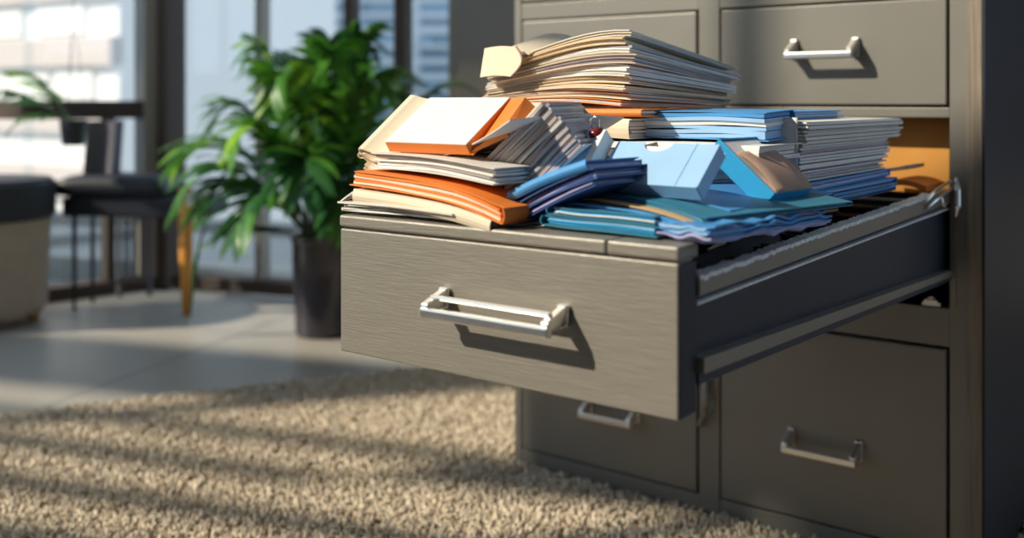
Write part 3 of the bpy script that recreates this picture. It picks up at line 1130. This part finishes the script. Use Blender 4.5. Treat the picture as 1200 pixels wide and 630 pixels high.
tag(b.build('index_card', T=TM(-.050, -.632, .5745, yaw=-4)), 'pale yellow card strip lying inside the drawer beside the right rail', 'card')
# slanted dark folder with cream tab beside the right rail
root = empty('tabbed_folder', TM(-.05, -.74, .545, yaw=-84, pitch=0), 'dark folder leaning along the right side of the drawer with a cream tab', 'folder')
b = MB()
b.slab(lambda a, c, k: (-.60 * a, .008 + .0015 * k + .004 * math.sin(a * 5) + .02 * (1 - c), c * (.022 + .012 * a)), 14, 3, 'hang')
b.build('cover', root)
b = MB()
b.hexa([(-.10, .004, .020), (-.05, .004, .016), (-.05, .006, .016), (-.10, .006, .020), (-.10, .004, .028), (-.05, .004, .024), (-.05, .006, .024), (-.10, .006, .028)], 'yellow')
b.build('tab', root)


# ------------------------------------------------------------------ background furniture
def at(px, py_depth_y, z=0):
    """point seen at column px at a distance of y metres"""
    return Vector(((px - 600) / 1200 * py_depth_y, py_depth_y, z))


def cushion(b, w, d, h, z, m, r=.02):
    n = 12

    def fn(a, c, k):
        x, y = a * 2 - 1, c * 2 - 1
        e = (1 - abs(x) ** 8) * (1 - abs(y) ** 8)
        return (x * w / 2, y * d / 2, z + (h * (.75 + .25 * e) if k else h * .1 * (1 - e)))
    b.slab(fn, n, n, m)


# ottoman at the left edge
root = empty('ottoman', Matrix.Translation((-1.695, 3.27, 0)) @ Matrix.Rotation(R(-6), 4, 'Z'),
             'beige barrel ottoman with black cushion at the left edge of the room', 'ottoman')
b = MB()
b.lathe([(.02, .035), (.185, .035), (.195, .05), (.203, .30), (.203, .335), (.02, .335)], 'beige', 40)
b.build('base', root, smooth=False)
b = MB()
b.lathe([(.02, .337), (.212, .337), (.22, .35), (.22, .445), (.205, .462), (.02, .465)], 'leather', 40)
b.build('cushion', root)
for k in range(4):
    t = R(-62 + k * 90)
    b = MB()
    b.lathe([(.0, 0), (.018, 0), (.026, .03), (.026, .036), (0, .036)], 'gold', 16, (.15 * math.cos(t), .15 * math.sin(t), 0))
    b.build('foot', root)
# bench with oak leg
p = at(163, 3.53)
root = empty('bench', Matrix.Translation((p.x, p.y, 0)) @ Matrix.Rotation(R(-4), 4, 'Z'),
             'low black bench with round oak legs in front of the corner window', 'bench')
b = MB()
b.box((-.225, -.10, .32), (.28, .10, .385), 'leather')
b.build('apron', root, bevel=.008)
b = MB()
b.slab(lambda a, c, k: (-.19 + a * .10, .0 + .05 * k + .03 * c - .02 * math.cos(a * 6.28) * (1 - k), .45 + c * .19), 8, 6, 'greyf')
b.build('back_cushion', root)
b = MB()
cushion(b, .36, .22, .075, .385, 'leather')
o = b.build('seat', root, smooth=True)
o.location = (-.06, 0, 0)
for (x, y) in ((.215, -.125), (-.20, -.06), (-.20, .07)):
    b = MB()
    b.tube([(x, y, .0), (x, y, .20), (x * 1.0, y, .42)], [.012, .022, .024] if x > 0 else [.006, .008, .008], 'oak' if x > 0 else 'leather', 14)
    if x > 0 and y < 0:
        pass
    b.build('leg', root, smooth=True)
b = MB()
b.box((.225, -.155, .365), (.252, -.145, .41), 'white')
b.build('leg_bracket', root, bevel=.004)

# radiator between ottoman and corner
p = at(157, 3.72)
root = empty('radiator', Matrix.Translation((p.x, p.y, .04)) @ Matrix.Rotation(R(20), 4, 'Z'), 'grey ribbed radiator under the window behind the bench', 'radiator')
for k in range(5):
    b = MB()
    b.tube([(-.05 + k * .026, 0, .02), (-.05 + k * .026, 0, .27)], .009, 'greyf', 10)
    b.build('rib', root)
for nm, q0, q1 in (('header', (-.065, 0, .02), (.07, 0, .02)), ('header', (-.065, 0, .27), (.07, 0, .27)),
                   ('foot', (-.05, 0, -.04), (-.05, 0, .02)), ('foot', (.054, 0, -.04), (.054, 0, .02))):
    b = MB()
    b.tube([q0, q1], .009, 'greyf', 8)
    b.build(nm, root)


# ------------------------------------------------------------------ plants
def frond(root, base, az, length, rise, droop, mats, pairs=16, ll=.16, w=.012, seed=0, broad=False, twist=0):
    rnd = random.Random(seed)
    d = Vector((math.cos(az), math.sin(az), 0))
    side = Vector((-d.y, d.x, 0))
    pts = []
    N = 14
    for i in range(N + 1):
        t = i / N
        pts.append(Vector(base) + d * length * t * (1 - .15 * t) + Vector((0, 0, rise * math.sin(min(1.0, t * .9) * math.pi * .62) - droop * t ** 2.6)))
    b = MB()
    b.tube(pts, [.005 * (1 - .75 * i / N) + .0008 for i in range(N + 1)], 'stem', 6)
    fr = b.build('frond', root)
    b = MB()
    if broad:
        def fn(a, c, k):
            t = .25 + .75 * a
            j = min(N - 1, int(t * N))
            q = pts[j].lerp(pts[j + 1], t * N - j)
            wd = w * math.sin(a ** .8 * math.pi) ** .8 + .001
            s = (c * 2 - 1)
            return q + side * s * wd + Vector((0, 0, -.35 * abs(s) * wd + k * .0008))
        b.slab(fn, 22, 4, mats[0])
    else:
        for i in range(pairs):
            t = .22 + .78 * i / (pairs - 1)
            j = min(N - 1, int(t * N))
            q = pts[j].lerp(pts[j + 1], t * N - j)
            tan = (pts[j + 1] - pts[j]).normalized()
            L = ll * (math.sin(min(1, .25 + t * .8) * math.pi) * .75 + .35) * rnd.uniform(.85, 1.12)
            for s in (-1, 1):
                dr = (tan * .72 + side * s * (.75 - .25 * t) + Vector((0, 0, .10 + rnd.uniform(-.15, .12)))).normalized()
                m = rnd.choice(mats)
                nn = tan.cross(dr).normalized()
                wv = dr.cross(nn).normalized()
                M5 = 6
                vs = []
                for k in range(M5 + 1):
                    a = k / M5
                    c = q + dr * L * a + Vector((0, 0, -L * .42 * a ** 2.2))
                    ww = w * (math.sin((a * .88 + .10) * math.pi)) ** .7
                    vs += [c - wv * ww, c + nn * ww * .25, c + wv * ww]
                fs = []
                for k in range(M5):
                    o_ = 3 * k
                    fs += [(o_, o_ + 1, o_ + 4, o_ + 3), (o_ + 1, o_ + 2, o_ + 5, o_ + 4)]
                b.add(vs, fs, m)
    b.build('leaflets' if not broad else 'blade', fr, smooth=True)


PP = at(378, 3.12)
root = empty('potted_palm', Matrix.Translation(PP), 'leafy green palm in a dark glazed pot by the back window', 'plant')
b = MB()
b.lathe([(.01, 0), (.075, 0), (.082, .01), (.090, .20), (.092, .285), (.098, .29), (.098, .305), (.084, .305), (.082, .27), (.01, .27)], 'pot', 40)
b.build('pot', root, smooth=False)
b = MB()
b.lathe([(.005, .265), (.083, .265), (.083, .278), (.04, .284), (.005, .285)], 'soil', 24)
b.build('soil', root)
rp = random.Random(12)
G1, G2, G3 = ['leaf', 'leaf', 'leafd'], ['leafd', 'leafd', 'leaf'], ['leafy', 'leaf', 'leaf']
specs = [  # azimuth (180 = left), reach, rise, droop, materials
    (176, .50, .42, .14, G3), (186, .34, .52, .10, G1), (168, .44, .28, .16, G1), (120, .30, .60, .10, G2), (200, .46, .36, .20, G1),
    (92, .14, .70, .04, G2), (250, .26, .62, .10, G3), (285, .20, .66, .05, G1), (320, .26, .60, .08, G1), (40, .30, .58, .08, G2),
    (350, .34, .44, .12, G2), (215, .30, .48, .14, G3), (150, .24, .66, .06, G1), (270, .30, .38, .16, G2), (235, .34, .26, .18, G2),
    (10, .28, .34, .14, G2), (300, .28, .30, .18, G2), (195, .22, .68, .04, G3), (335, .16, .70, .03, G1), (260, .12, .50, .05, G2),
]
for k, (az, ln, rs, dp, ms) in enumerate(specs):
    t = R(az + rp.uniform(-5, 5))
    frond(root, (.03 * math.cos(t), .03 * math.sin(t), .28), t, ln, rs * .92, dp, ms, 15, .21, .0155, k)
# broad leaves: a dark one low left, an arching one right, one drooping to the floor
frond(root, (-.02, -.02, .28), R(188), .36, .24, .14, ['leafd'], broad=True, w=.050, seed=90)
frond(root, (.02, .02, .28), R(4), .46, .52, .10, ['leafd'], broad=True, w=.032, seed=91)
frond(root, (.02, -.02, .28), R(-12), .34, .56, .06, ['leafy'], broad=True, w=.026, seed=92)
frond(root, (.02, .0, .28), R(-4), .56, .56, .12, ['leafd'], broad=True, w=.034, seed=94)
frond(root, (.0, -.03, .28), R(204), .42, .10, .10, ['leafd'], broad=True, w=.034, seed=93)
b = MB()
b.tube([(-.02, -.03, .28), (-.12, -.04, .50), (-.24, -.05, .56), (-.32, -.05, .44), (-.37, -.06, .22), (-.385, -.06, .06)],
       [.005, .006, .008, .012, .013, .004], 'leafd', 8, .5)
b.build('frond', root, smooth=True)

# small trailing plant on a thin stand at the left edge
p = at(86, 3.30)
root = empty('trailing_plant', Matrix.Translation((p.x, p.y, .567)), 'little trailing plant in a small dark hanging pot by the left window', 'plant')
b = MB()
for k in range(3):
    t = R(120 * k + 20)
    b.tube([(.041 * math.cos(t), .041 * math.sin(t), .08), (0, 0, .42)], .0009, 'leather', 5)
b.tube([(0, 0, .42), (0, 0, H - .567)], .0012, 'leather', 5)
b.build('cord', root)
b = MB()
b.lathe([(.005, 0), (.034, 0), (.042, .075), (.042, .082), (.036, .082), (.034, .07), (.005, .07)], 'leather', 24)
b.build('pot', root)
frond(root, (0, 0, .07), R(178), .34, .12, .02, ['leafd', 'leaf'], 12, .10, .012, 5)
frond(root, (0, 0, .07), R(160), .30, .17, .0, ['leaf', 'leafy'], 12, .10, .012, 6)
frond(root, (0, 0, .07), R(200), .22, .06, .08, ['leaf', 'leafd'], 8, .07, .009, 7)
